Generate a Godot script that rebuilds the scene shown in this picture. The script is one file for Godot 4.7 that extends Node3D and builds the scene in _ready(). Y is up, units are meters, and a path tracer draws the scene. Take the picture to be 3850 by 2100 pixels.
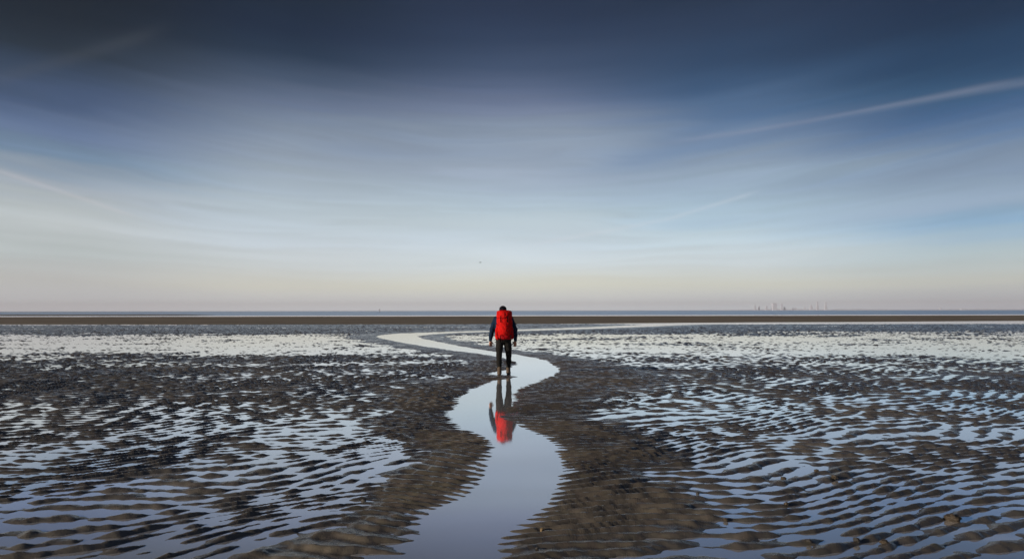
extends Node3D
# A walker with a red rucksack on a tidal flat. Metres, y up; the view looks along -Z. "d" below is the distance along -Z.

const EYE := 1.66
var rng := RandomNumberGenerator.new()

# ---------------------------------------------------------------- sky
const SKY_EL := [0.0, 0.7, 2.0, 4.0, 6.0, 8.0, 10.0, 12.0, 14.0, 16.0, 18.0, 20.0, 22.0, 24.5, 40.0, 90.0]
const SKY_AZ := [-35.0, -18.0, 0.0, 18.0, 35.0]
const SKY_ROWS := [
	"9e9ca6 a3a1a8 acaaae b7bbba bebebe acaeba 748aa8 66789e 46587c 34445e 243040 1a2534 16202e 151e2c 1c2a44 202e4a",
	"a8a8b2 aeacb2 bebbb8 c8cbcb c3c8ce bcc2cd a8b2c4 949eb4 808ca6 677391 44536f 24364f 1b2b44 1a283c 1c2a44 202e4a",
	"a8aab4 b1b0b6 c5c3be d0d6d8 c8d0d9 bcc6d4 acb9cd 9da7be 8a96b0 76809e 5f6b8c 3e4e6e 2e3e5c 263450 222f4c 202e4a",
	"a0a4b0 a8a8b0 bebdba cad1d4 c1ccd3 acbdce 9eb0c8 91a0ba 7085a8 4e6a92 38547a 2c4466 283a58 22324c 202e4a 202e4a",
	"8e92a2 9696a0 b0b0b0 b4c0c3 8caac5 96a5bc 8091ae 5c78a2 42628e 30547a 203f62 1b3250 1a2e4c 192c4a 1c2c4a 202e4a"]


func sky_color(table: Array, az: float, el: float) -> Color:
	var i := 0
	while i < SKY_EL.size() - 2 and el > SKY_EL[i + 1]:
		i += 1
	var t := clampf((el - SKY_EL[i]) / (SKY_EL[i + 1] - SKY_EL[i]), 0.0, 1.0)
	t = t * t * (3.0 - 2.0 * t) * 0.4 + t * 0.6
	var last := table.size() - 1
	var c: Color
	if absf(az) >= 35.0:
		var k := smoothstep(35.0, 90.0, absf(az))
		var edge: Array = table[0] if az < 0.0 else table[last - 1]
		var mean: Array = table[last]
		c = edge[i].lerp(edge[i + 1], t).lerp(mean[i].lerp(mean[i + 1], t), k)
	else:
		var j := 0
		while j < SKY_AZ.size() - 2 and az > SKY_AZ[j + 1]:
			j += 1
		var s := smoothstep(SKY_AZ[j], SKY_AZ[j + 1], az)
		var a: Array = table[j]
		var b: Array = table[j + 1]
		c = a[i].lerp(a[i + 1], t).lerp(b[i].lerp(b[i + 1], t), s)
	return c


func trail(az: float, el: float, a: Vector2, b: Vector2, bow: float, width: float) -> float:
	# how far (az, el) lies inside a vapour trail from a to b: 1 on its line, 0 outside
	var t := (az - a.x) / (b.x - a.x)
	if t < -0.15 or t > 1.3:
		return 0.0
	var line := lerpf(a.y, b.y, t) + bow * t * (1.0 - t)
	return exp(-pow((el - line) / width, 2.0)) * smoothstep(-0.15, 0.25, t) * (1.0 - smoothstep(1.0, 1.3, t))


func make_sky() -> Texture2D:
	var table := []
	for row in SKY_ROWS:
		var cs := []
		for h in row.split(" "):
			cs.append(Color(h).srgb_to_linear())
		table.append(cs)
	for r in table:
		for i in 3:
			r[i] *= Color(1.0, 1.025, 0.975) * [1.85, 1.52, 1.22][i]
		r[3] *= Color(1.05, 1.08, 1.12)
		r[4] *= Color(1.04, 1.08, 1.14)
		r[5] *= Color(1.0, 1.04, 1.08)
		r[2] *= Color(1.05, 1.04, 1.02)
	var mean := []
	for i in SKY_EL.size():
		var c := Color(0, 0, 0)
		for r in table:
			c += r[i] * 0.2
		mean.append(c)
	table.append(mean)
	var n1 := noise(5, 1.0, 3)
	var n2 := noise(8, 1.0, 3)
	var n3 := noise(9, 1.0, 2)
	var w := 3072
	var h := 1536
	var im := Image.create_empty(w, h, false, Image.FORMAT_RGBF)
	for y in h:
		var el := 90.0 - (y + 0.5) * 180.0 / h
		if el < -1.0:
			var low := sky_color(table, 180.0, 0.0) * 0.5
			im.fill_rect(Rect2i(0, y, w, h - y), Color(low.r, low.g, low.b))
			break
		var wide := el < 32.0
		for x in w:
			var az := wrapf((x + 0.5) * 360.0 / w, -180.0, 180.0)  # a panorama begins straight ahead
			if (not wide or absf(wrapf((x + 0.5) * 360.0 / w, -180.0, 180.0)) > 55.0) and x % 4:
				im.set_pixel(x, y, im.get_pixel(x - 1, y))
				continue
			# the cirrus lies in long bands that sag towards the middle of the view
			var v := el / (1.0 + 0.35 * (1.0 - cos(deg_to_rad(az * 2.0))))
			var a := deg_to_rad(az)
			var sx := sin(a) * 3.0
			var sz := cos(a) * 3.0
			var n := n1.get_noise_3d(sx * 0.42, v * 0.17, sz * 0.42)
			var f := n2.get_noise_3d(sx * 0.8, v * 0.95 + n, sz * 0.8)
			var fibre := n3.get_noise_3d(sx * 1.5 + f, v * 2.3 + f * 1.5 + n * 3.0, sz * 1.5)
			var env := smoothstep(0.0, 9.0, el) * (1.0 - 0.65 * smoothstep(14.0, 21.0, el))
			var shift := (n * 2.2 + f * 1.0) * env
			var c := sky_color(table, az + n * 4.0, maxf(el + shift, 0.0) if el > 0.0 else 0.0)
			var veil := clampf(0.5 + f * 0.9 + n * 0.6 + fibre * 0.26, 0.0, 1.0)
			c *= 1.0 + (veil - 0.5) * 0.22 * env
			c *= Color(0.985, 1.0, 0.985).lerp(Color(0.94, 1.025, 0.985), smoothstep(3.0, 9.0, el))
			var grey := c.get_luminance()
			c = c.lerp(Color(grey, grey, grey), 0.10 * smoothstep(3.0, 8.0, el))
			var k := trail(az, el, Vector2(12.5, 13.5), Vector2(37.5, 15.0), 0.35 + n * 2.5 + f * 0.8, 0.17 + n * 0.2) * 0.32
			c = c.lerp(Color(0.33, 0.35, 0.44), k * (0.75 + f))
			k = trail(az, el, Vector2(-38.0, 9.6), Vector2(-30.5, 7.4), 0.2, 0.13) * 0.3
			c = c.lerp(Color(0.6, 0.58, 0.6), k)
			k = trail(az, el, Vector2(13.0, 7.5), Vector2(18.7, 9.0), 0.0, 0.13) * 0.3
			c = c.lerp(Color(0.62, 0.68, 0.75), k)
			k = trail(az, el, Vector2(1.0, 5.4), Vector2(12.0, 7.3), 0.0, 0.16) * 0.2
			c = c.lerp(Color(0.68, 0.7, 0.75), k)
			k = trail(az, el, Vector2(-40.0, 14.0), Vector2(-29.5, 19.4), 0.0, 0.5) * 0.16
			c = c.lerp(Color(0.1, 0.11, 0.13), k)
			im.set_pixel(x, y, Color(c.r, c.g, c.b))
	return ImageTexture.create_from_image(im)


# ---------------------------------------------------------------- small helpers
func noise(at: int, freq: float, octaves := 1) -> FastNoiseLite:
	var n := FastNoiseLite.new()
	n.seed = at
	n.noise_type = FastNoiseLite.TYPE_SIMPLEX_SMOOTH
	n.frequency = freq
	n.fractal_type = FastNoiseLite.FRACTAL_FBM if octaves > 1 else FastNoiseLite.FRACTAL_NONE
	n.fractal_octaves = octaves
	return n


func noise_texture(n: FastNoiseLite, size: int, bumps := false, strength := 4.0) -> NoiseTexture2D:
	var t := NoiseTexture2D.new()
	t.width = size
	t.height = size
	t.seamless = true
	t.noise = n
	t.as_normal_map = bumps
	t.bump_strength = strength
	return t


func matter(linear: Color, rough: float, metal := 0.0, spec := 0.5) -> StandardMaterial3D:
	var m := StandardMaterial3D.new()
	m.albedo_color = linear.linear_to_srgb()
	m.roughness = rough
	m.metallic = metal
	m.metallic_specular = spec
	return m


func grained(m: StandardMaterial3D, tex: Texture2D, per_metre: float, depth_cm: float) -> StandardMaterial3D:
	m.heightmap_enabled = true
	m.heightmap_texture = tex
	m.heightmap_scale = depth_cm
	m.uv1_triplanar = true
	m.uv1_scale = Vector3.ONE * per_metre
	return m


func tag(o: Node3D, label: String, category := "", group := "", kind := "") -> Node3D:
	if label:
		o.set_meta("label", label)
	if category:
		o.set_meta("category", category)
	if group:
		o.set_meta("group", group)
	if kind:
		o.set_meta("kind", kind)
	return o


func thing(called: String, at: Vector3, turn := 0.0) -> Node3D:
	var o := Node3D.new()
	o.name = called
	add_child(o, true)
	o.position = at
	o.rotation.y = turn
	return o


func put(called: String, mesh: Mesh, m: Material, parent: Node3D = null, at := Vector3.ZERO) -> MeshInstance3D:
	var o := MeshInstance3D.new()
	o.name = called
	o.mesh = mesh
	o.material_override = m
	o.position = at
	(parent if parent else self).add_child(o, true)
	return o


func mesh_of(v: PackedVector3Array, n: PackedVector3Array, idx: PackedInt32Array, col := PackedColorArray(), uv := PackedVector2Array()) -> ArrayMesh:
	var a := []
	a.resize(Mesh.ARRAY_MAX)
	a[Mesh.ARRAY_VERTEX] = v
	a[Mesh.ARRAY_NORMAL] = n
	a[Mesh.ARRAY_INDEX] = idx
	if col.size():
		a[Mesh.ARRAY_COLOR] = col
	if uv.size():
		a[Mesh.ARRAY_TEX_UV] = uv
	var m := ArrayMesh.new()
	m.add_surface_from_arrays(Mesh.PRIMITIVE_TRIANGLES, a)
	return m


func frustum(st: SurfaceTool, c: Vector3, h: float, r0: Vector2, r1: Vector2, sides := 4) -> void:
	# a prism or frustum with a flat bottom and top; c is the middle of its base
	var lo := []
	var hi := []
	for i in sides:
		var a := TAU * (i + 0.5) / sides
		var k := 1.0 / cos(PI / sides)
		var u := Vector3(cos(a) * k, 0, sin(a) * k)
		lo.append(c + Vector3(u.x * r0.x, 0, u.z * r0.y))
		hi.append(c + Vector3(u.x * r1.x, h, u.z * r1.y))
	for i in sides:
		var j := (i + 1) % sides
		for p in [lo[i], lo[j], hi[i], hi[i], lo[j], hi[j], lo[j], lo[i], c, hi[i], hi[j], c + Vector3(0, h, 0)]:
			st.add_vertex(p)


func begin() -> SurfaceTool:
	var st := SurfaceTool.new()
	st.begin(Mesh.PRIMITIVE_TRIANGLES)
	st.set_smooth_group(-1)
	return st


func done(st: SurfaceTool) -> ArrayMesh:
	st.generate_normals()
	return st.commit()


func tube(points: Array, radii: Array, sides := 8, flat := 1.0) -> ArrayMesh:
	# a bent round (or flattened) tube with closed ends
	var v := PackedVector3Array()
	var n := PackedVector3Array()
	var idx := PackedInt32Array()
	for i in points.size():
		var p: Vector3 = points[i]
		var d: Vector3 = (points[mini(i + 1, points.size() - 1)] - points[maxi(i - 1, 0)]).normalized()
		var s := d.cross(Vector3.UP if absf(d.y) < 0.9 else Vector3.BACK).normalized()
		var t := s.cross(d).normalized()
		for k in sides:
			var a := TAU * k / sides
			v.append(p + (s * cos(a) + t * sin(a) * flat) * radii[i])
			n.append((s * cos(a) + t * sin(a) / maxf(flat, 0.2)).normalized())
	for i in points.size() - 1:
		for k in sides:
			var a := i * sides + k
			var b := i * sides + (k + 1) % sides
			for q in [a, a + sides, b, b, a + sides, b + sides]:
				idx.append(q)
	for e in [0, points.size() - 1]:
		var m := v.size()
		v.append(points[e])
		n.append(((points[0] - points[1]) if e == 0 else (points[e] - points[e - 1])).normalized())
		for k in sides:
			for q in ([m, e * sides + k, e * sides + (k + 1) % sides] if e == 0 else [m, e * sides + (k + 1) % sides, e * sides + k]):
				idx.append(q)
	return mesh_of(v, n, idx)


# ---------------------------------------------------------------- the flat: where the stream runs and how high the mud stands
var bank := PackedVector2Array([Vector2(-0.79, 3.41), Vector2(-0.78, 4.17), Vector2(-0.77, 4.66), Vector2(-0.73, 4.93), Vector2(-0.69, 5.29), Vector2(-0.71, 5.59), Vector2(-0.57, 5.92), Vector2(-0.43, 6.30), Vector2(-0.33, 6.74), Vector2(-0.31, 7.24), Vector2(-0.24, 7.82), Vector2(-0.21, 8.39), Vector2(-0.38, 9.04), Vector2(-0.63, 9.64), Vector2(-0.85, 10.26), Vector2(-1.02, 11.12), Vector2(-0.98, 12.05), Vector2(-1.03, 12.85), Vector2(-0.88, 14.10), Vector2(-0.76, 14.82), Vector2(-0.60, 15.62), Vector2(-0.37, 16.41), Vector2(0.08, 16.98), Vector2(0.13, 17.61), Vector2(-0.03, 17.99), Vector2(-0.28, 18.11), Vector2(-0.48, 17.89), Vector2(-0.56, 18.41), Vector2(-0.20, 19.13), Vector2(0.04, 20.34), Vector2(0.17, 21.09), Vector2(0.11, 22.06), Vector2(-0.04, 23.12), Vector2(-0.48, 24.72), Vector2(-1.36, 26.58), Vector2(-2.66, 29.02), Vector2(-4.31, 32.51), Vector2(-6.14, 36.72), Vector2(-7.86, 41.24), Vector2(-8.80, 44.45), Vector2(-9.03, 47.37), Vector2(-8.48, 50.66), Vector2(-5.88, 53.82), Vector2(-2.11, 57.36), Vector2(0.41, 60.21), Vector2(8.61, 70.00), Vector2(21.57, 90.17), Vector2(29.95, 100.73), Vector2(44.23, 106.94), Vector2(64.01, 108.88), Vector2(90.36, 110.14), Vector2(77.01, 93.89), Vector2(61.71, 95.53), Vector2(45.09, 95.60), Vector2(32.72, 92.06), Vector2(22.20, 80.98), Vector2(14.39, 70.44), Vector2(7.67, 62.38), Vector2(0.38, 55.55), Vector2(-1.81, 53.59), Vector2(-4.64, 50.46), Vector2(-5.89, 47.60), Vector2(-6.18, 44.67), Vector2(-5.45, 41.14), Vector2(-4.00, 36.63), Vector2(-2.62, 32.64), Vector2(-1.23, 28.98), Vector2(-0.13, 26.54), Vector2(0.18, 25.93), Vector2(0.73, 24.28), Vector2(1.11, 22.91), Vector2(1.23, 21.38), Vector2(1.32, 20.03), Vector2(1.31, 18.85), Vector2(1.01, 17.48), Vector2(0.57, 16.03), Vector2(0.18, 14.80), Vector2(-0.03, 13.75), Vector2(0.01, 12.67), Vector2(-0.05, 11.93), Vector2(-0.13, 11.20), Vector2(-0.27, 10.66), Vector2(0.01, 10.25), Vector2(0.20, 9.63), Vector2(0.45, 9.03), Vector2(0.55, 8.38), Vector2(0.56, 7.82), Vector2(0.55, 7.23), Vector2(0.46, 6.73), Vector2(0.39, 6.30), Vector2(0.32, 5.92), Vector2(0.18, 5.58), Vector2(0.01, 5.28), Vector2(-0.09, 4.93), Vector2(-0.13, 4.66), Vector2(-0.19, 4.17), Vector2(-0.27, 3.40)])
const FEET := Vector2(-0.228, 17.8)
# how dry the flat is, by distance: above 0.5 no water stands between the ripples, below -0.5 hardly a crest shows
const DRY_D := [2.0, 10.0, 11.5, 13.0, 16.0, 19.0, 21.0, 24.0, 27.0, 31.0, 43.0, 47.0, 52.0, 60.0, 72.0, 90.0]
const DRY_LEFT := [-0.11, -0.1, -0.05, 0.12, 0.2, 0.2, 0.1, 0.0, -0.45, -0.8, -0.8, -0.5, 0.2, 0.5, 0.4, 0.4]
const DRY_RIGHT := [0.06, 0.03, -0.06, -0.03, 0.08, 0.1, -0.06, -0.4, -0.65, -0.75, -0.75, -0.5, 0.15, 0.5, 0.5, 0.4]
const AMP := 0.033
var n_warp := noise(11, 0.33)
var n_break := noise(12, 1.0, 2)
var n_patch := noise(13, 0.4, 2)
var n_lump := noise(14, 6.0, 2)
var n_wide := noise(15, 0.05)


func table(xs: Array, ys: Array, x: float) -> float:
	if x <= xs[0]:
		return ys[0]
	for i in xs.size() - 1:
		if x <= xs[i + 1]:
			return lerpf(ys[i], ys[i + 1], (x - xs[i]) / (xs[i + 1] - xs[i]))
	return ys[-1]


func count(d: float) -> float:
	# number of ripples up to d: 0.225 m apart nearby, slowly wider further out
	return d / 0.225 if d < 9.0 else 40.0 + log((0.225 + 0.010 * (d - 9.0)) / 0.225) / 0.010


var flat_points := PackedVector3Array()


func mud_height(x: float, d: float) -> float:
	var best := 1e9
	var h := 0.0
	for p in flat_points:
		var e := (p.x - x) * (p.x - x) + (p.z + d) * (p.z + d)
		if e < best:
			best = e
			h = p.y
	return h


func crest(c: float, lee: float) -> float:
	# one ripple: a short steep side towards the viewer and a long gentle back; 0 in the trough, 1 on the crest
	var t := c - floorf(c)
	return 0.5 - 0.5 * cos(PI * t / lee) if t < lee else 0.5 + 0.5 * cos(PI * (t - lee) / (1.0 - lee))


func bank_distance(row_edges: Array, crossings: Array, x: float, d: float, most: float) -> float:
	var best := most * most
	for e in row_edges:
		if x < e[2] - most or x > e[3] + most:
			continue
		var a: Vector2 = e[0]
		var ab: Vector2 = e[1]
		var p := Vector2(x - a.x, d - a.y)
		var t := clampf(p.dot(ab) / e[4], 0.0, 1.0)
		best = minf(best, (p - ab * t).length_squared())
	var inside := false
	for c in crossings:
		if c < x:
			inside = not inside
	return -sqrt(best) if inside else sqrt(best)


func make_flat() -> ArrayMesh:
	var v := PackedVector3Array()
	var n := PackedVector3Array()
	var idx := PackedInt32Array()
	var col := PackedColorArray()
	var cols := 900
	var d := 2.6
	var rows := 0
	var edges := []
	for i in bank.size():
		var a := bank[i]
		var b := bank[(i + 1) % bank.size()]
		edges.append([a, b - a, minf(a.x, b.x), maxf(a.x, b.x), maxf((b - a).length_squared(), 1e-9), minf(a.y, b.y), maxf(a.y, b.y)])
	while d < 84.0:
		var near := []
		var crossings := []
		var most := 3.6
		for e in edges:
			if e[5] < d + most and e[6] > d - most:
				near.append(e)
			if (e[0].y > d) != (e[0].y + e[1].y > d):
				crossings.append(e[0].x + e[1].x * (d - e[0].y) / e[1].y)
		crossings.sort()
		var half := 0.84 * d + 3.0
		var dist := PackedFloat32Array()
		var step := 2
		var nd := cols / step + 2
		for k in nd:
			dist.append(bank_distance(near, crossings, (2.0 * k * step / (cols - 1) - 1.0) * half, d, most))
		var dry_l := table(DRY_D, DRY_LEFT, d)
		var dry_r := table(DRY_D, DRY_RIGHT, d)
		for j in cols:
			var x := (2.0 * j / (cols - 1) - 1.0) * half
			var q := j / step
			var s := lerpf(dist[q], dist[q + 1], float(j % step) / step)
			var warp := n_warp.get_noise_2d(x, d)
			var patch := n_patch.get_noise_2d(x, d * 1.3)
			var side := smoothstep(-1.5, 1.5, x - 0.2)
			# the crests run obliquely, further away to the right
			var skew := lerpf(0.55, 0.36, side)
			var u := d - skew * x + warp * 0.55
			var brk := n_break.get_noise_2d((x + skew * d) * 2.3, (d - skew * x) * 2.9)
			var far := smoothstep(20.0, 40.0, d)
			var rip := crest(count(u), 0.36)
			var wave := rip * 1.05 + brk * (0.88 + 0.6 * far) + patch * (0.3 + far * 0.4 - 0.16 * exp(-pow((d - 16.0) / 5.0, 2.0))) - 0.06
			var dry := lerpf(dry_l, dry_r, side) + n_wide.get_noise_2d(x, d * 2.0) * 0.13 + n_wide.get_noise_2d(x * 0.4, d * 6.0) * 0.9 * smoothstep(46.0, 56.0, d) + n_patch.get_noise_2d(x * 0.22 + 40.0, d * 0.5) * 0.55 * smoothstep(13.0, 21.0, d)
			# beside the stream the mud drains: finer, sharper ripples that run down into the water
			var width := 0.84 + 0.5 * patch + 0.018 * d + (1.6 * exp(-pow((d - 17.0) / 3.5, 2.0)) * side)
			var bnk := 1.0 - smoothstep(width * 0.55, width * 1.5, s)
			var h: float
			if bnk > 0.0:
				var fine := crest((d + 0.12 * x * (1.0 - 2.0 * side) + warp * 0.3) / 0.165 + brk * 0.34 + patch * 0.8, 0.3)
				var slope := smoothstep(-0.34, 0.38, s)
				var hb := -0.9 + slope * 1.55 + (fine - 0.45) * (0.82 + 0.6 * patch) + brk * 0.3
				h = AMP * lerpf(wave - 0.5 + dry, hb, bnk)
				if s < 0.0:
					h += s * 0.16
			else:
				h = AMP * (wave - 0.5 + dry)
			if d < 16.0:
				h += n_lump.get_noise_2d(x * 1.3, d * 2.0) * 0.0068 * (1.0 - smoothstep(9.0, 16.0, d))
			# the mud under the boots is trodden flat, just awash
			var foot := Vector2((x - FEET.x) / 0.36, (d - FEET.y + 0.06) / 0.28).length()
			if foot < 1.6:
				h = lerpf(-0.006, h, smoothstep(0.7, 1.6, foot))
			var spit := Vector2((x + 0.2) / 0.42, (d - 17.25) / 0.24).length()
			if spit < 1.3:
				h = maxf(h, lerpf(0.02, -0.02, smoothstep(0.5, 1.3, spit)) + brk * 0.008)
			# off to the far shallows
			h -= smoothstep(79.0, 84.0, d) * 0.1 * smoothstep(0.0, 30.0, x)
			v.append(Vector3(x, h, -d))
			if d < 8.0 and absf(x) < 4.0:
				flat_points.append(Vector3(x, h, -d))
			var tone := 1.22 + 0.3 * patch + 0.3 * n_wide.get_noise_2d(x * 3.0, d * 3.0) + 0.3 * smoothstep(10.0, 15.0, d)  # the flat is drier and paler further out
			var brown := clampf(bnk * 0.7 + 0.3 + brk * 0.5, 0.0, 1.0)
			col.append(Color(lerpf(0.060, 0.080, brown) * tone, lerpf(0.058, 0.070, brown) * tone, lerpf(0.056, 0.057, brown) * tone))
		rows += 1
		d += maxf(0.011, 0.0037 * d)
	n.resize(v.size())
	for r in rows:
		for j in cols:
			var at := r * cols + j
			var l := at - 1 if j > 0 else at
			var rr := at + 1 if j < cols - 1 else at
			var a := at - cols if r > 0 else at
			var b := at + cols if r < rows - 1 else at
			n[at] = (v[rr] - v[l]).cross(v[b] - v[a]).normalized()
	idx.resize((rows - 1) * (cols - 1) * 6)
	var k := 0
	for r in rows - 1:
		for j in cols - 1:
			var a := r * cols + j
			idx[k] = a
			idx[k + 1] = a + cols
			idx[k + 2] = a + 1
			idx[k + 3] = a + 1
			idx[k + 4] = a + cols
			idx[k + 5] = a + cols + 1
			k += 6
	return mesh_of(v, n, idx, col)


func bar(front: Callable, crest: float, back: float, top: float, x0: float, x1: float) -> ArrayMesh:
	# a long low bank of sand that rises from the shallows and falls to the sea
	var v := PackedVector3Array()
	var n := PackedVector3Array()
	var idx := PackedInt32Array()
	var col := PackedColorArray()
	var nx := 240
	var nd := 60
	for i in nd + 1:
		for j in nx + 1:
			var x := lerpf(x0, x1, float(j) / nx)
			var f: float = front.call(x)
			var t := float(i) / nd
			var d := lerpf(f - 4.0, back, t)
			var up := smoothstep(f - 2.0, crest, d) * (1.0 - smoothstep(crest, back - 3.0, d))
			var rise := 1.0 - pow(1.0 - clampf((d - f) / (crest - f), 0.0, 1.0), 1.7) if d < crest else 1.0 - smoothstep(crest, back - 3.0, d)
			var h := -0.06 + (top + 0.06) * (rise * 0.7 + up * 0.3) + n_patch.get_noise_2d(x * 0.12, d * 0.3) * 0.03 * rise
			h -= smoothstep(0.85, 1.0, absf(2.0 * j / nx - 1.0)) * (top + 0.1)
			v.append(Vector3(x, h, -d))
			var tone := 1.0 + 0.25 * n_wide.get_noise_2d(x, d * 4.0) + 0.15 * n_patch.get_noise_2d(x, d)
			col.append(Color(0.19, 0.165, 0.135) * tone)
	n.resize(v.size())
	for i in nd + 1:
		for j in nx + 1:
			var at := i * (nx + 1) + j
			var l := at - 1 if j > 0 else at
			var r := at + 1 if j < nx else at
			var a := at - nx - 1 if i > 0 else at
			var b := at + nx + 1 if i < nd else at
			n[at] = (v[r] - v[l]).cross(v[b] - v[a]).normalized()
	for i in nd:
		for j in nx:
			var a := i * (nx + 1) + j
			for q in [a, a + nx + 1, a + 1, a + 1, a + nx + 1, a + nx + 2]:
				idx.append(q)
	return mesh_of(v, n, idx, col)


func sheet(x0: float, x1: float, d0: float, d1: float, y: float) -> ArrayMesh:
	var v := PackedVector3Array([Vector3(x0, y, -d0), Vector3(x1, y, -d0), Vector3(x0, y, -d1), Vector3(x1, y, -d1)])
	var up := PackedVector3Array([Vector3.UP, Vector3.UP, Vector3.UP, Vector3.UP])
	return mesh_of(v, up, PackedInt32Array([0, 2, 1, 1, 2, 3]))


# ---------------------------------------------------------------- bodies: tapered capsules joined smoothly, meshed as surface nets
class Hull:
	var v := PackedVector3Array()
	var n := PackedVector3Array()
	var idx := PackedInt32Array()

	func field(p: Vector3, bones: Array, k: float, floor_y: float) -> float:
		var f := 1e3
		for b in bones:
			var a: Vector3 = b[0]
			var ab: Vector3 = b[1]
			var q := p - a
			var t := clampf(q.dot(ab) / b[4], 0.0, 1.0)
			var g: float = (q - ab * t).length() - lerpf(b[2], b[3], t)
			var h := maxf(k - absf(f - g), 0.0)
			f = minf(f, g) - h * h * 0.25 / k
		return maxf(f, floor_y - p.y)

	func add(raw: Array, cell: float, k: float, floor_y := -1.0) -> void:
		var bones := []
		var lo := Vector3.ONE * 1e3
		var hi := -lo
		for r in raw:
			var ab: Vector3 = r[1] - r[0]
			bones.append([r[0], ab, r[2], r[3], maxf(ab.length_squared(), 1e-9)])
			var big := maxf(r[2], r[3]) + cell * 2.0 + k * 0.3
			lo = lo.min(r[0] - Vector3.ONE * big).min(r[1] - Vector3.ONE * big)
			hi = hi.max(r[0] + Vector3.ONE * big).max(r[1] + Vector3.ONE * big)
		lo.y = maxf(lo.y, floor_y - cell * 1.5)
		var nx := int((hi.x - lo.x) / cell) + 2
		var ny := int((hi.y - lo.y) / cell) + 2
		var nz := int((hi.z - lo.z) / cell) + 2
		var val := PackedFloat32Array()
		val.resize(nx * ny * nz)
		val.fill(1.0)
		# coarse blocks first, so that only cells near the surface are worked out finely
		var blk := 4
		var reach := cell * blk * 1.8
		for z0 in range(0, nz, blk):
			for y0 in range(0, ny, blk):
				for x0 in range(0, nx, blk):
					var mid := lo + Vector3(x0 + blk * 0.5, y0 + blk * 0.5, z0 + blk * 0.5) * cell
					var c := field(mid, bones, k, floor_y)
					var all := absf(c) > reach
					for z in range(z0, mini(z0 + blk, nz)):
						for y in range(y0, mini(y0 + blk, ny)):
							for x in range(x0, mini(x0 + blk, nx)):
								val[(z * ny + y) * nx + x] = c if all else field(lo + Vector3(x, y, z) * cell, bones, k, floor_y)
		var at := {}
		var corner := [0, 1, nx, nx + 1, nx * ny, nx * ny + 1, nx * ny + nx, nx * ny + nx + 1]
		for z in nz - 1:
			for y in ny - 1:
				for x in nx - 1:
					var o := (z * ny + y) * nx + x
					var inside := 0
					for c in corner:
						if val[o + c] < 0.0:
							inside += 1
					if inside == 0 or inside == 8:
						continue
					var sum := Vector3.ZERO
					var m := 0
					for e in [[0, 1], [2, 3], [4, 5], [6, 7], [0, 2], [1, 3], [4, 6], [5, 7], [0, 4], [1, 5], [2, 6], [3, 7]]:
						var fa := val[o + corner[e[0]]]
						var fb := val[o + corner[e[1]]]
						if (fa < 0.0) != (fb < 0.0):
							var t := fa / (fa - fb)
							var pa := Vector3(e[0] & 1, (e[0] >> 1) & 1, e[0] >> 2)
							var pb := Vector3(e[1] & 1, (e[1] >> 1) & 1, e[1] >> 2)
							sum += pa.lerp(pb, t)
							m += 1
					var p := lo + (Vector3(x, y, z) + sum / m) * cell
					at[o] = v.size()
					v.append(p)
					var s := cell * 0.5
					var f0 := field(p, bones, k, floor_y)
					n.append(Vector3(field(p + Vector3(s, 0, 0), bones, k, floor_y) - f0, field(p + Vector3(0, s, 0), bones, k, floor_y) - f0, field(p + Vector3(0, 0, s), bones, k, floor_y) - f0).normalized())
		var d := [1, nx, nx * ny]
		for o in at:
			for axis in 3:
				var a: int = d[axis]
				var u: int = d[(axis + 1) % 3]
				var w: int = d[(axis + 2) % 3]
				if (val[o] < 0.0) == (val[o + a] < 0.0):
					continue
				if not (at.has(o - u) and at.has(o - w) and at.has(o - u - w)):
					continue
				var q := [at[o], at[o - u], at[o - u - w], at[o - w]]
				if val[o] < 0.0:
					q = [q[0], q[3], q[2], q[1]]
				for i in [0, 1, 2, 0, 2, 3]:
					idx.append(q[i])

	func mesh() -> ArrayMesh:
		var a := []
		a.resize(Mesh.ARRAY_MAX)
		a[Mesh.ARRAY_VERTEX] = v
		a[Mesh.ARRAY_NORMAL] = n
		a[Mesh.ARRAY_INDEX] = idx
		var m := ArrayMesh.new()
		m.add_surface_from_arrays(Mesh.PRIMITIVE_TRIANGLES, a)
		return m


func chain(points: Array, radii: Array) -> Array:
	var out := []
	for i in points.size() - 1:
		out.append([points[i], points[i + 1], radii[i], radii[i + 1]])
	return out


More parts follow.
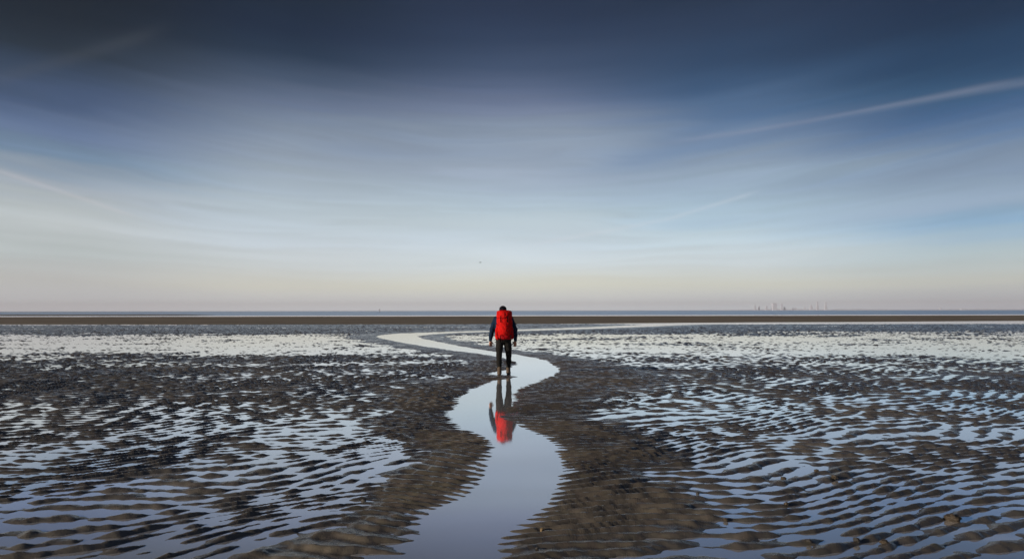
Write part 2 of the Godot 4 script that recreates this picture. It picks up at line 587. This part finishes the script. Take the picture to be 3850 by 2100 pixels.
func make_person() -> void:
	var p := thing("person", Vector3(FEET.x, -0.004, -FEET.y))
	tag(p, "person in navy jacket, dark trousers and dark hat walking away along the stream", "person")
	var cloth := noise_texture(noise(21, 0.05, 3), 256)
	var navy := grained(matter(Color(0.008, 0.021, 0.048), 0.85, 0.0, 0.2), cloth, 5.0, 0.6)
	var dark := grained(matter(Color(0.017, 0.0165, 0.016), 0.9, 0.0, 0.2), cloth, 5.0, 0.5)
	var flesh := matter(Color(0.42, 0.2, 0.13), 0.55)
	var leather := grained(matter(Color(0.075, 0.05, 0.032), 0.7), cloth, 9.0, 0.2)
	var wool := grained(matter(Color(0.010, 0.008, 0.012), 0.95, 0.0, 0.1), cloth, 12.0, 0.3)

	# joints: the figure faces -Z, both boots on the mud, the left leg trailing a little
	var hip_l := Vector3(-0.088, 0.93, 0.01)
	var knee_l := Vector3(-0.110, 0.50, 0.02)
	var heel_l := Vector3(-0.098, 0.115, 0.15)
	var hip_r := Vector3(0.098, 0.93, -0.01)
	var knee_r := Vector3(0.138, 0.505, -0.15)
	var heel_r := Vector3(0.128, 0.10, -0.13)
	var arm_l := [Vector3(-0.185, 1.445, -0.045), Vector3(-0.292, 1.165, -0.005), Vector3(-0.338, 0.885, -0.075)]
	var arm_r := [Vector3(0.190, 1.445, -0.045), Vector3(0.302, 1.165, 0.005), Vector3(0.312, 0.880, -0.060)]
	var neck := Vector3(0.0, 1.50, -0.06)

	var skin := Hull.new()
	var trunk := [
		[Vector3(-0.07, 0.97, 0), Vector3(-0.085, 1.38, -0.03), 0.105, 0.115], [Vector3(0.07, 0.97, 0), Vector3(0.085, 1.38, -0.03), 0.105, 0.115],
		[Vector3(-0.15, 1.44, -0.045), Vector3(0.15, 1.44, -0.045), 0.055, 0.055], [neck, Vector3(-0.008, 1.60, -0.085), 0.056, 0.054]]
	trunk += chain(arm_l, [0.052, 0.042, 0.029]) + chain(arm_r, [0.052, 0.042, 0.029])
	trunk += chain([hip_l, knee_l, heel_l], [0.082, 0.054, 0.036]) + chain([hip_r, knee_r, heel_r], [0.082, 0.054, 0.036])
	skin.add(trunk, 0.014, 0.05)
	# head: skull, jaw, brow, nose, lips, ears; it looks ahead and a little down
	var hc := Vector3(-0.012, 1.675, -0.095)
	skin.add([
		[hc + Vector3(0, 0.01, 0.02), hc + Vector3(0, 0.0, -0.02), 0.085, 0.080], [hc + Vector3(0, -0.06, -0.04), hc + Vector3(0, -0.088, -0.062), 0.056, 0.040],
		[hc + Vector3(-0.035, 0.002, -0.078), hc + Vector3(0.035, 0.002, -0.078), 0.017, 0.017], [hc + Vector3(0, -0.010, -0.096), hc + Vector3(0, -0.046, -0.112), 0.009, 0.013],
		[hc + Vector3(-0.018, -0.072, -0.093), hc + Vector3(0.018, -0.072, -0.093), 0.008, 0.008], [hc + Vector3(-0.082, 0.0, 0.0), hc + Vector3(-0.086, -0.045, -0.006), 0.013, 0.009],
		[hc + Vector3(0.082, 0.0, 0.0), hc + Vector3(0.086, -0.045, -0.006), 0.013, 0.009]], 0.006, 0.02)
	for s in [-1.0, 1.0]:
		var wr: Vector3 = arm_l[2] if s < 0 else arm_r[2]
		var palm := wr + Vector3(-s * 0.006, -0.055, -0.006)
		var across := Vector3(-s * 0.88, 0, -0.47)     # from the little finger to the forefinger
		var curl := Vector3(-s * 0.47, 0, -0.88)       # the way the fingers close
		var hand := [[wr, palm + Vector3(0, 0.02, 0), 0.028, 0.027], [palm + across * 0.026 + Vector3(0, 0.012, 0), palm + across * 0.028 + Vector3(0, -0.038, 0), 0.018, 0.015], [palm - across * 0.024 + Vector3(0, 0.012, 0), palm - across * 0.027 + Vector3(0, -0.034, 0), 0.018, 0.015], [palm, palm + Vector3(0, -0.038, 0), 0.019, 0.016]]
		var long := [0.041, 0.047, 0.045, 0.037]
		for i in 4:
			var root: Vector3 = palm + across * (-0.035 + i * 0.0232) + Vector3(0, -0.038, 0)
			var mid: Vector3 = root + Vector3(0, -long[i] * 0.8, 0) + curl * 0.010
			var tip: Vector3 = mid + Vector3(0, -long[i] * 0.55, 0) + curl * 0.024
			hand += chain([root, mid, tip], [0.0108, 0.0098, 0.0082])
		hand += chain([palm + across * 0.030 + Vector3(0, 0.018, 0), palm + across * 0.058 + curl * 0.012 + Vector3(0, -0.014, 0), palm + across * 0.060 + curl * 0.024 + Vector3(0, -0.046, 0)], [0.016, 0.0125, 0.0095])
		skin.add(hand, 0.0045, 0.008)
	put("body", skin.mesh(), flesh, p)

	var eyes := matter(Color(0.6, 0.6, 0.58), 0.2)
	for s in [-1.0, 1.0]:
		var ball := SphereMesh.new()
		ball.radius = 0.012
		ball.height = 0.024
		ball.radial_segments = 12
		ball.rings = 6
		put("eye", ball, eyes, p, hc + Vector3(s * 0.032, -0.018, -0.082))

	var coat := Hull.new()
	var sleeves := [
		[Vector3(-0.085, 0.99, 0.0), Vector3(-0.095, 1.38, -0.03), 0.125, 0.138], [Vector3(0.085, 0.99, 0.0), Vector3(0.095, 1.38, -0.03), 0.125, 0.138],
		[Vector3(-0.17, 1.44, -0.045), Vector3(0.17, 1.44, -0.045), 0.075, 0.075], [neck + Vector3(0, 0.0, 0.0), neck + Vector3(-0.004, 0.055, -0.012), 0.085, 0.074]]
	sleeves += chain([arm_l[0], Vector3(-0.245, 1.30, -0.03), arm_l[1], Vector3(-0.322, 1.02, -0.04), arm_l[2] + Vector3(0, 0.012, 0)], [0.076, 0.068, 0.062, 0.054, 0.044])
	sleeves += chain([arm_r[0], Vector3(0.252, 1.30, -0.02), arm_r[1], Vector3(0.312, 1.02, -0.03), arm_r[2] + Vector3(0, 0.012, 0)], [0.076, 0.068, 0.062, 0.054, 0.044])
	coat.add(sleeves, 0.012, 0.035)
	put("jacket", coat.mesh(), navy, p)

	var trousers := Hull.new()
	var legs := [[Vector3(-0.075, 0.99, 0.01), Vector3(0.075, 0.99, 0.01), 0.128, 0.128], [Vector3(-0.075, 0.93, 0.045), Vector3(0.075, 0.93, 0.045), 0.098, 0.098]]
	legs += chain([hip_l, Vector3(-0.104, 0.68, 0.005), knee_l, Vector3(-0.108, 0.33, 0.09), heel_l + Vector3(0, 0.03, 0)], [0.106, 0.092, 0.071, 0.067, 0.054])
	legs += chain([hip_r, Vector3(0.122, 0.68, -0.055), knee_r, Vector3(0.138, 0.33, -0.135), heel_r + Vector3(0, 0.03, 0)], [0.106, 0.092, 0.071, 0.066, 0.053])
	trousers.add(legs, 0.012, 0.03)
	put("trousers", trousers.mesh(), dark, p)

	for h in [heel_l, heel_r]:
		var boot := Hull.new()
		var out := signf(h.x) * 0.02
		boot.add([[h + Vector3(0, 0.07, 0), h + Vector3(0, -0.04, 0.0), 0.056, 0.056], [h + Vector3(0, -0.055, 0.03), h + Vector3(out * 0.5, -0.06, -0.08), 0.046, 0.046], [h + Vector3(out * 0.5, -0.06, -0.08), h + Vector3(out, -0.068, -0.19), 0.050, 0.038]], 0.009, 0.03, 0.008)
		var b := put("boot", boot.mesh(), leather, p)
		var sole := begin()
		frustum(sole, Vector3(h.x + out * 0.4, -0.012, h.z - 0.07), 0.024, Vector2(0.046, 0.15), Vector2(0.048, 0.155), 10)
		put("sole", done(sole), matter(Color(0.03, 0.027, 0.025), 0.9), b)

	var hat := Hull.new()
	hat.add([[hc + Vector3(0, 0.022, 0.016), hc + Vector3(0, 0.012, -0.014), 0.097, 0.094]], 0.007, 0.01, 1.652)
	var cap := put("knitted_hat", hat.mesh(), wool, p)
	var brim := TorusMesh.new()
	brim.inner_radius = 0.086
	brim.outer_radius = 0.106
	brim.rings = 32
	put("hat_cuff", brim, wool, cap, hc + Vector3(0, -0.012, 0.0))


func loft(rings: Array, power: float, crumple: float, salt: int, sides := 56, rows := 44) -> ArrayMesh:
	# rings: [y, centre x, centre z, half width, half depth]; the cloth between them is crumpled a little
	var nz := noise(salt, 9.0, 3)
	var v := PackedVector3Array()
	var n := PackedVector3Array()
	var idx := PackedInt32Array()
	var ys := []
	for r in rings:
		ys.append(r[0])
	for i in rows + 1:
		var y := lerpf(ys[0], ys[-1], float(i) / rows)
		var g := []
		for c in range(1, 5):
			var list := []
			for r in rings:
				list.append(r[c])
			g.append(table(ys, list, y))
		for k in sides:
			var a := TAU * k / sides
			var ca := cos(a)
			var sa := sin(a)
			var m := pow(pow(absf(ca), power) + pow(absf(sa), power), -1.0 / power)
			var p := Vector3(g[0] + ca * m * g[2], y, g[1] + sa * m * g[3])
			var out := Vector3(ca, 0, sa)
			var fold := absf(nz.get_noise_3d(p.x * 0.9, p.y * 0.55 + p.x * 0.3, p.z * 0.9))
			v.append(p + out * (0.35 - fold) * crumple)
	for i in rows + 1:
		for k in sides:
			var l := v[i * sides + (k + sides - 1) % sides]
			var r := v[i * sides + (k + 1) % sides]
			var a := v[maxi(i - 1, 0) * sides + k]
			var b := v[mini(i + 1, rows) * sides + k]
			n.append((b - a).cross(r - l).normalized())
	for i in rows:
		for k in sides:
			var a := i * sides + k
			var b := i * sides + (k + 1) % sides
			for q in [a, b, a + sides, a + sides, b, b + sides]:
				idx.append(q)
	for e in [0, rows]:
		var mid := Vector3.ZERO
		for k in sides:
			mid += v[e * sides + k] / sides
		var m := v.size()
		v.append(mid)
		n.append(Vector3.UP if e else Vector3.DOWN)
		for k in sides:
			for q in [m, e * sides + k, e * sides + (k + 1) % sides]:
				idx.append(q)
	return mesh_of(v, n, idx)


func make_pack() -> void:
	var p := thing("backpack", Vector3(FEET.x + 0.03, 0.93, -FEET.y))
	tag(p, "large red hiking rucksack on the walker's back, its lower straps dangling", "backpack")
	var weave := noise_texture(noise(22, 0.09, 2), 256)
	var red := grained(matter(Color(0.50, 0.008, 0.007), 0.7, 0.0, 0.15), weave, 6.0, 0.35)
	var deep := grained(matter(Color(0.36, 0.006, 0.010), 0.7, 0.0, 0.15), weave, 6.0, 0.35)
	var pale := matter(Color(0.62, 0.22, 0.2), 0.6)
	var grey := matter(Color(0.3, 0.29, 0.3), 0.7)
	var black := grained(matter(Color(0.018, 0.018, 0.02), 0.8), weave, 8.0, 0.2)
	# y is measured from the bottom of the pack
	put("main_compartment", loft([[0.08, 0.005, 0.27, 0.150, 0.10], [0.11, 0.0, 0.27, 0.178, 0.135], [0.2, 0.0, 0.28, 0.192, 0.15], [0.34, 0.002, 0.285, 0.195, 0.155], [0.46, 0.0, 0.28, 0.190, 0.14], [0.535, 0.0, 0.275, 0.180, 0.125], [0.57, 0.0, 0.27, 0.15, 0.10]], 1.65, 0.06, 31), red, p)
	put("lid", loft([[0.535, 0.0, 0.28, 0.168, 0.12], [0.55, 0.0, 0.285, 0.188, 0.15], [0.62, 0.0, 0.285, 0.192, 0.155], [0.69, 0.0, 0.275, 0.186, 0.145], [0.725, 0.0, 0.265, 0.165, 0.12], [0.742, 0.0, 0.26, 0.10, 0.07]], 1.75, 0.05, 32, 56, 30), red, p)
	put("front_pocket", loft([[0.13, 0.01, 0.385, 0.085, 0.02], [0.16, 0.01, 0.385, 0.108, 0.05], [0.3, 0.012, 0.39, 0.112, 0.062], [0.42, 0.01, 0.38, 0.10, 0.05], [0.47, 0.01, 0.37, 0.07, 0.02]], 1.7, 0.03, 33, 40, 26), red, p)
	put("bottom_compartment", loft([[-0.005, 0.03, 0.25, 0.10, 0.07], [0.02, 0.02, 0.26, 0.152, 0.11], [0.06, 0.015, 0.265, 0.170, 0.125], [0.105, 0.0, 0.265, 0.175, 0.13]], 1.9, 0.025, 34, 48, 18), deep, p)
	for s in [-1.0, 1.0]:
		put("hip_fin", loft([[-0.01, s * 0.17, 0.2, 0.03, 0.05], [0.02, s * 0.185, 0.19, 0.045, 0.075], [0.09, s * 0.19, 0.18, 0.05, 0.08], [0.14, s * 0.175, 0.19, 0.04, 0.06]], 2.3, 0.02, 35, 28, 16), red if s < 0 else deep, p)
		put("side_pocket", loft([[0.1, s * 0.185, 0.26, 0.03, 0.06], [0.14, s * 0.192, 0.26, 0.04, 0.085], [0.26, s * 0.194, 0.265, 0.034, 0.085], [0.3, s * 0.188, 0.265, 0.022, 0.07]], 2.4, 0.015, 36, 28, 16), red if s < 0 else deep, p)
		put("shoulder_strap", tube([Vector3(s * 0.085, 0.47, 0.145), Vector3(s * 0.105, 0.585, 0.07), Vector3(s * 0.115, 0.612, -0.04), Vector3(s * 0.125, 0.55, -0.16), Vector3(s * 0.15, 0.4, -0.2), Vector3(s * 0.19, 0.24, -0.1), Vector3(s * 0.185, 0.13, 0.1)], [0.02, 0.032, 0.034, 0.034, 0.03, 0.018, 0.014], 10, 0.4), black, p)
		for y in [0.2, 0.4]:
			put("side_strap", tube([Vector3(s * 0.19, y, 0.14), Vector3(s * 0.208, y - 0.01, 0.26), Vector3(s * 0.175, y - 0.02, 0.39)], [0.011, 0.011, 0.011], 6, 0.35), black, p)
		put("lid_strap", tube([Vector3(s * 0.09, 0.6, 0.435), Vector3(s * 0.088, 0.53, 0.428), Vector3(s * 0.085, 0.43, 0.44)], [0.012, 0.012, 0.012], 6, 0.35), black, p)
	put("hip_belt", tube([Vector3(-0.185, 0.06, 0.15), Vector3(-0.2, 0.055, 0.0), Vector3(-0.14, 0.05, -0.13), Vector3(0.0, 0.05, -0.175), Vector3(0.14, 0.05, -0.13), Vector3(0.2, 0.055, 0.0), Vector3(0.185, 0.06, 0.15)], [0.035, 0.035, 0.028, 0.022, 0.028, 0.035, 0.035], 10, 0.35), black, p)
	put("back_panel", loft([[0.06, 0.0, 0.145, 0.12, 0.02], [0.1, 0.0, 0.145, 0.15, 0.03], [0.5, 0.0, 0.145, 0.14, 0.03], [0.56, 0.0, 0.145, 0.1, 0.02]], 3.0, 0.006, 37, 32, 16), black, p)
	put("dangling_strap", tube([Vector3(-0.085, 0.12, 0.415), Vector3(-0.092, 0.07, 0.43), Vector3(-0.09, 0.0, 0.425), Vector3(-0.092, -0.06, 0.42)], [0.011, 0.011, 0.012, 0.016], 8, 0.5), pale, p)
	put("dangling_strap", tube([Vector3(0.155, 0.11, 0.36), Vector3(0.162, 0.04, 0.365), Vector3(0.168, -0.04, 0.345)], [0.009, 0.009, 0.011], 8, 0.5), grey, p)
	put("waist_buckle", tube([Vector3(0.235, 0.15, 0.13), Vector3(0.245, 0.12, 0.12), Vector3(0.24, 0.09, 0.1)], [0.012, 0.02, 0.012], 8, 0.6), pale, p)
	put("haul_loop", tube([Vector3(-0.04, 0.56, 0.14), Vector3(-0.03, 0.6, 0.11), Vector3(0.03, 0.6, 0.11), Vector3(0.04, 0.56, 0.14)], [0.008, 0.008, 0.008, 0.008], 8), black, p)


func make_stone(salt: int, size: Vector3) -> ArrayMesh:
	var nz := noise(salt, 1.3, 2)
	var s := SphereMesh.new()
	s.radial_segments = 20
	s.rings = 12
	var a := s.get_mesh_arrays()
	var v: PackedVector3Array = a[Mesh.ARRAY_VERTEX]
	for i in v.size():
		var u := v[i] * 2.0
		v[i] = u * size * (0.5 + 0.3 * nz.get_noise_3dv(u))
	a[Mesh.ARRAY_VERTEX] = v
	var m := ArrayMesh.new()
	m.add_surface_from_arrays(Mesh.PRIMITIVE_TRIANGLES, a)
	var st := SurfaceTool.new()
	st.create_from(m, 0)
	st.generate_normals()
	return st.commit()


func tower(x: float, d: float, blocks: Array, label: String, m: Material, group := "") -> void:
	# blocks: [height from, height to, half width below, half width above]
	var st := begin()
	for b in blocks:
		frustum(st, Vector3(b[4] if b.size() > 4 else 0.0, b[0], 0), b[1] - b[0], Vector2(b[2], b[2]), Vector2(b[3], b[3]), 4 if b[3] > 4.0 else 8)
	var o := put("tower", done(st), m, null, Vector3(x, 0, -d))
	tag(o, label, "tower", group if group else "hazy towers on the skyline")


func _ready() -> void:
	rng.seed = 7
	# ---- camera, sky, sun, exposure
	var cam := Camera3D.new()
	cam.name = "camera"
	cam.fov = 44.48
	cam.near = 0.1
	cam.far = 40000.0
	add_child(cam)
	cam.position = Vector3(0, EYE, 0)
	cam.basis = Basis(Vector3.RIGHT, atan(78.5 / 1718.0)) * Basis(Vector3.BACK, deg_to_rad(-0.10))
	cam.current = true

	var pano := PanoramaSkyMaterial.new()
	pano.panorama = make_sky()
	var sky := Sky.new()
	sky.sky_material = pano
	var env := Environment.new()
	env.background_mode = Environment.BG_SKY
	env.sky = sky
	env.tonemap_mode = Environment.TONE_MAPPER_LINEAR
	env.tonemap_exposure = 1.0
	env.sdfgi_enabled = true
	env.ssao_enabled = true
	env.ssil_enabled = true
	env.fog_enabled = true
	env.fog_density = 0.00008
	env.fog_light_color = Color(0.95, 0.955, 1.0)
	var we := WorldEnvironment.new()
	we.name = "world"
	we.environment = env
	add_child(we)

	var sun := DirectionalLight3D.new()
	sun.name = "sun"
	sun.light_energy = 1.55
	sun.light_color = Color(1.0, 0.93, 0.84)
	sun.light_angular_distance = 1.5
	sun.shadow_enabled = true
	add_child(sun)
	# low on the left, a little behind the viewer
	var az := deg_to_rad(-116.0)
	var el := deg_to_rad(13.0)
	var to_sun := Vector3(sin(az) * cos(el), sin(el), -cos(az) * cos(el))
	sun.basis = Basis.looking_at(-to_sun, Vector3.UP)

	# ---- the setting
	var grain := noise_texture(noise(41, 0.06, 4), 512)
	var mud := matter(Color(1, 1, 1), 0.27, 0.0, 0.5)
	mud.vertex_color_use_as_albedo = true
	mud.roughness = 1.0
	var wet := noise_texture(noise(42, 0.02, 3), 512)
	wet.color_ramp = Gradient.new()
	wet.color_ramp.set_color(0, Color(0.10, 0.10, 0.10))
	wet.color_ramp.set_color(1, Color(0.34, 0.34, 0.34))
	mud.roughness_texture = wet
	grained(mud, grain, 2.2, 0.3)
	mud.uv1_world_triplanar = true
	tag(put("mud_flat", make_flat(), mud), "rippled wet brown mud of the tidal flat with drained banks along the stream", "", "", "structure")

	var wavelets := noise(43, 0.03, 3)
	var shine := noise_texture(wavelets, 512, true, 1.0)
	var pool := matter(Color(0.95, 0.96, 0.985), 0.05, 0.82)
	tag(put("puddle_water", sheet(-420, 420, 1.0, 256.0, 0.0), pool), "still shallow water lying between the mud ripples", "", "", "structure")

	var run := matter(Color(0.86, 0.875, 0.89), 0.035, 0.80)
	run.normal_enabled = true
	run.normal_texture = shine
	run.normal_scale = 0.05
	run.uv1_triplanar = true
	run.uv1_world_triplanar = true
	run.uv1_scale = Vector3(1.3, 1.3, 3.4)
	var wide := Geometry2D.offset_polygon(bank, 0.22, Geometry2D.JOIN_ROUND)
	var sv := PackedVector3Array()
	var sn := PackedVector3Array()
	var si := PackedInt32Array()
	for poly in wide:
		if poly.size() < 20:
			continue
		var first := sv.size()
		for q in poly:
			sv.append(Vector3(q.x, 0.003, -q.y))
			sn.append(Vector3.UP)
		var tri := Geometry2D.triangulate_polygon(poly)
		for t in range(0, tri.size(), 3):
			var a := sv[first + tri[t]]
			var up := (sv[first + tri[t + 1]] - a).cross(sv[first + tri[t + 2]] - a).y
			si.append_array([first + tri[t], first + tri[t + (2 if up > 0.0 else 1)], first + tri[t + (1 if up > 0.0 else 2)]])
	tag(put("stream_water", mesh_of(sv, sn, si), run), "smooth stream winding through the mud, mirroring the sky and the walker", "", "", "structure")

	var sand := matter(Color(1, 1, 1), 0.95, 0.0, 0.1)
	sand.vertex_color_use_as_albedo = true
	grained(sand, grain, 0.7, 1.0)
	sand.uv1_world_triplanar = true
	var front := func(x: float) -> float: return 74.0 + 0.05 * maxf(-x, 0.0) + 0.30 * maxf(x, 0.0) + 1.5 * sin(x * 0.07)
	tag(put("sandbar", bar(front, 158.0, 200.0, 0.36, -330.0, 330.0), sand), "long low bank of bare brown sand between the flat and the sea", "", "", "structure")
	var front_b := func(x: float) -> float: return 268.0 + 0.03 * absf(x + 300.0)
	tag(put("sandbar", bar(front_b, 296.0, 325.0, 0.32, -480.0, -120.0), sand), "thin dark spit of sand in the sea at the far left", "", "", "structure")

	var sea := matter(Color(0.34, 0.50, 0.74), 0.3, 0.6)
	sea.normal_enabled = true
	sea.normal_texture = noise_texture(noise(44, 0.02, 4), 512, true, 6.0)
	sea.normal_scale = 0.4
	sea.uv1_triplanar = true
	sea.uv1_world_triplanar = true
	sea.uv1_scale = Vector3(0.05, 0.05, 0.11)
	tag(put("sea", sheet(-12000, 12000, 252.0, 12000.0, 0.004), sea), "blue grey sea reaching to the horizon", "", "", "structure")

	# ---- far shore and skyline
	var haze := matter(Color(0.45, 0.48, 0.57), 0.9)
	var land := begin()
	var lr := noise(51, 0.0016, 3)
	var prev := Vector3.ZERO
	for i in 121:
		var x := 2600.0 + i * 55.0
		var top := 9.0 + 3.0 * smoothstep(0, 30, i) + maxf(lr.get_noise_1d(x) * 16.0, -3.0)
		var c := Vector3(x, top, -9300.0)
		if i:
			for q in [prev * Vector3(1, 0, 1), prev, c, c, c * Vector3(1, 0, 1), prev * Vector3(1, 0, 1), prev, prev + Vector3(0, -2, -300), c, c, prev + Vector3(0, -2, -300), c + Vector3(0, -2, -300)]:
				land.add_vertex(q)
		prev = c
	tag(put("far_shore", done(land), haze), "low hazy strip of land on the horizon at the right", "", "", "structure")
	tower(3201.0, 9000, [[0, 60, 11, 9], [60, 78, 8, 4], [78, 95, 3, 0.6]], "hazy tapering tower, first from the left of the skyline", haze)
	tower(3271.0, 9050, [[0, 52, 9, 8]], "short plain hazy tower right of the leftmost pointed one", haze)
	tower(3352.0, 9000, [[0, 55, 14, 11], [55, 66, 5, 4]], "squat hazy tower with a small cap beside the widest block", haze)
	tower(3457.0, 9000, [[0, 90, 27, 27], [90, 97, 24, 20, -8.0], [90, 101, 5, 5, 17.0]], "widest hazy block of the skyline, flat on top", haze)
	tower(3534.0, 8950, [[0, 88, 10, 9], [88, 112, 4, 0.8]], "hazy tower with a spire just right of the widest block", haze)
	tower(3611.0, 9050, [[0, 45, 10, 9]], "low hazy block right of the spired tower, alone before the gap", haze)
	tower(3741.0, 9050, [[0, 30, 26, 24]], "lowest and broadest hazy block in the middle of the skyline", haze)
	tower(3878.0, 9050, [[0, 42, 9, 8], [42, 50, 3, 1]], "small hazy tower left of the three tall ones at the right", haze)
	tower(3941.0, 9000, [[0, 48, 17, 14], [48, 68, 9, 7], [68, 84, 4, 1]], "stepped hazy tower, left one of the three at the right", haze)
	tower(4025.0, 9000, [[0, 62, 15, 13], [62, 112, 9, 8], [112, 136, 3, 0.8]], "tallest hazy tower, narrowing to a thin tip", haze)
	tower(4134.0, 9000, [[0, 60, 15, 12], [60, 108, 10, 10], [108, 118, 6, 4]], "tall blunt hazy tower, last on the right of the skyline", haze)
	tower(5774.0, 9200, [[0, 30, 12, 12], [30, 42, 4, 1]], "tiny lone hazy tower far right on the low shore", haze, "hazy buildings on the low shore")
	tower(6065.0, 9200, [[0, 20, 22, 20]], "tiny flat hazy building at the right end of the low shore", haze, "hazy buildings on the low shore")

	# ---- sea mark
	var iron := matter(Color(0.05, 0.035, 0.045), 0.8)
	var mark := thing("sea_mark", Vector3(-252.0, -0.3, -1300.0))
	tag(mark, "small dark sea mark on a post standing in the water at the horizon", "sea mark")
	var post := begin()
	frustum(post, Vector3(0, 0, 0), 4.6, Vector2(0.22, 0.22), Vector2(0.16, 0.16), 8)
	put("post", done(post), iron, mark)
	var foot := begin()
	frustum(foot, Vector3(0, 0, 0), 1.0, Vector2(1.3, 1.3), Vector2(0.9, 0.9), 10)
	put("base", done(foot), iron, mark)
	var top := begin()
	frustum(top, Vector3(0.25, 4.2, 0), 1.9, Vector2(0.75, 0.75), Vector2(0.05, 0.05), 8)
	put("topmark", done(top), iron, mark)
	var arm := begin()
	frustum(arm, Vector3(-0.9, 3.1, 0), 0.18, Vector2(1.0, 0.1), Vector2(1.0, 0.1), 4)
	frustum(arm, Vector3(-1.7, 2.9, 0), 0.9, Vector2(0.6, 0.5), Vector2(0.45, 0.4), 6)
	put("arm", done(arm), iron, mark)

	# ---- walker and pack
	make_person()
	make_pack()

	# ---- bird
	var bird := thing("bird", Vector3(-5.6, 10.15, -120.0), 0.5)
	tag(bird, "small dark bird gliding low in the sky left of the walker", "bird")
	var plume := matter(Color(0.06, 0.06, 0.065), 0.8)
	var bb := Hull.new()
	bb.add([[Vector3(-0.16, 0, 0), Vector3(0.1, 0.01, 0), 0.03, 0.05], [Vector3(0.1, 0.01, 0), Vector3(0.19, 0.03, 0), 0.045, 0.03], [Vector3(0.19, 0.03, 0), Vector3(0.245, 0.022, 0), 0.016, 0.005], [Vector3(-0.16, 0, 0), Vector3(-0.27, 0.0, 0), 0.022, 0.012]], 0.014, 0.03)
	put("body", bb.mesh(), plume, bird)
	for s in [-1.0, 1.0]:
		put("wing", tube([Vector3(0.03, 0.03, s * 0.03), Vector3(0.06, 0.06, s * 0.2), Vector3(0.02, 0.05, s * 0.36), Vector3(-0.08, 0.0, s * 0.52)], [0.075, 0.07, 0.055, 0.012], 8, 0.18), plume, bird)

	# ---- stones lying on the flat
	var brown := grained(matter(Color(0.05, 0.037, 0.024), 0.45), grain, 8.0, 0.5)
	var grey_stone := grained(matter(Color(0.04, 0.036, 0.032), 0.45), grain, 8.0, 0.5)
	var tan_stone := grained(matter(Color(0.2, 0.14, 0.07), 0.55), grain, 8.0, 0.5)
	for s in [
		[2.66, 6.78, 0.085, 0, "rounded brown stone left of the angular one behind the right-hand puddles"],
		[3.12, 7.08, 0.075, 0, "brown stone farthest from the viewer among the right-hand puddles"],
		[3.16, 6.77, 0.10, 0, "angular brown stone on a mud ripple behind the puddles on the right"],
		[1.68, 5.46, 0.062, 0, "small squarish brown stone nearest the stream among the right-hand puddles"],
		[3.48, 5.47, 0.13, 0, "largest brown stone on the flat, on a ripple at the far right"],
		[2.45, 4.94, 0.075, 1, "dark round stone in the blue puddle at the bottom right, left of the lumpy one"],
		[2.62, 4.89, 0.085, 0, "lumpy brown stone in the blue puddle at the bottom right"],
		[2.11, 4.93, 0.06, 1, "small dark stone on the ripple crests at the bottom right, left of the blue puddle"],
		[2.32, 5.86, 0.065, 0, "brown pebble midway between the squarish stone and the largest one"],
		[1.68, 6.27, 0.05, 1, "small dark pebble right of the stream bank at the edge of the puddles"],
		[0.42, 5.73, 0.05, 1, "dark round pebble at the water's edge on the right stream bank"],
		[0.17, 4.80, 0.036, 1, "tiny black pebble on the near right stream bank"],
		[0.22, 5.2, 0.05, 2, "pale tan stone upright on the near right stream bank"],
		[-1.30, 6.05, 0.06, 1, "dark stone on the left bank of the stream"],
		[0.78, 6.51, 0.05, 1, "dark pebble in the middle of the drained right bank"]]:
		var mesh := make_stone(int(s[0] * 100), Vector3(0.85, 0.5, 0.75) * (s[2] if s[2] > 0.1 else s[2] * 0.75) if s[3] < 2 else Vector3(0.6, 0.9, 0.5) * s[2])
		var o := put("stone", mesh, [brown, grey_stone, tan_stone][s[3]], null, Vector3(s[0], maxf(mud_height(s[0], s[1]), 0.0) + s[2] * 0.14, -s[1]))
		o.rotation.y = s[0] * 7.0
		tag(o, s[4], "stone", "stones scattered on the mud flat")
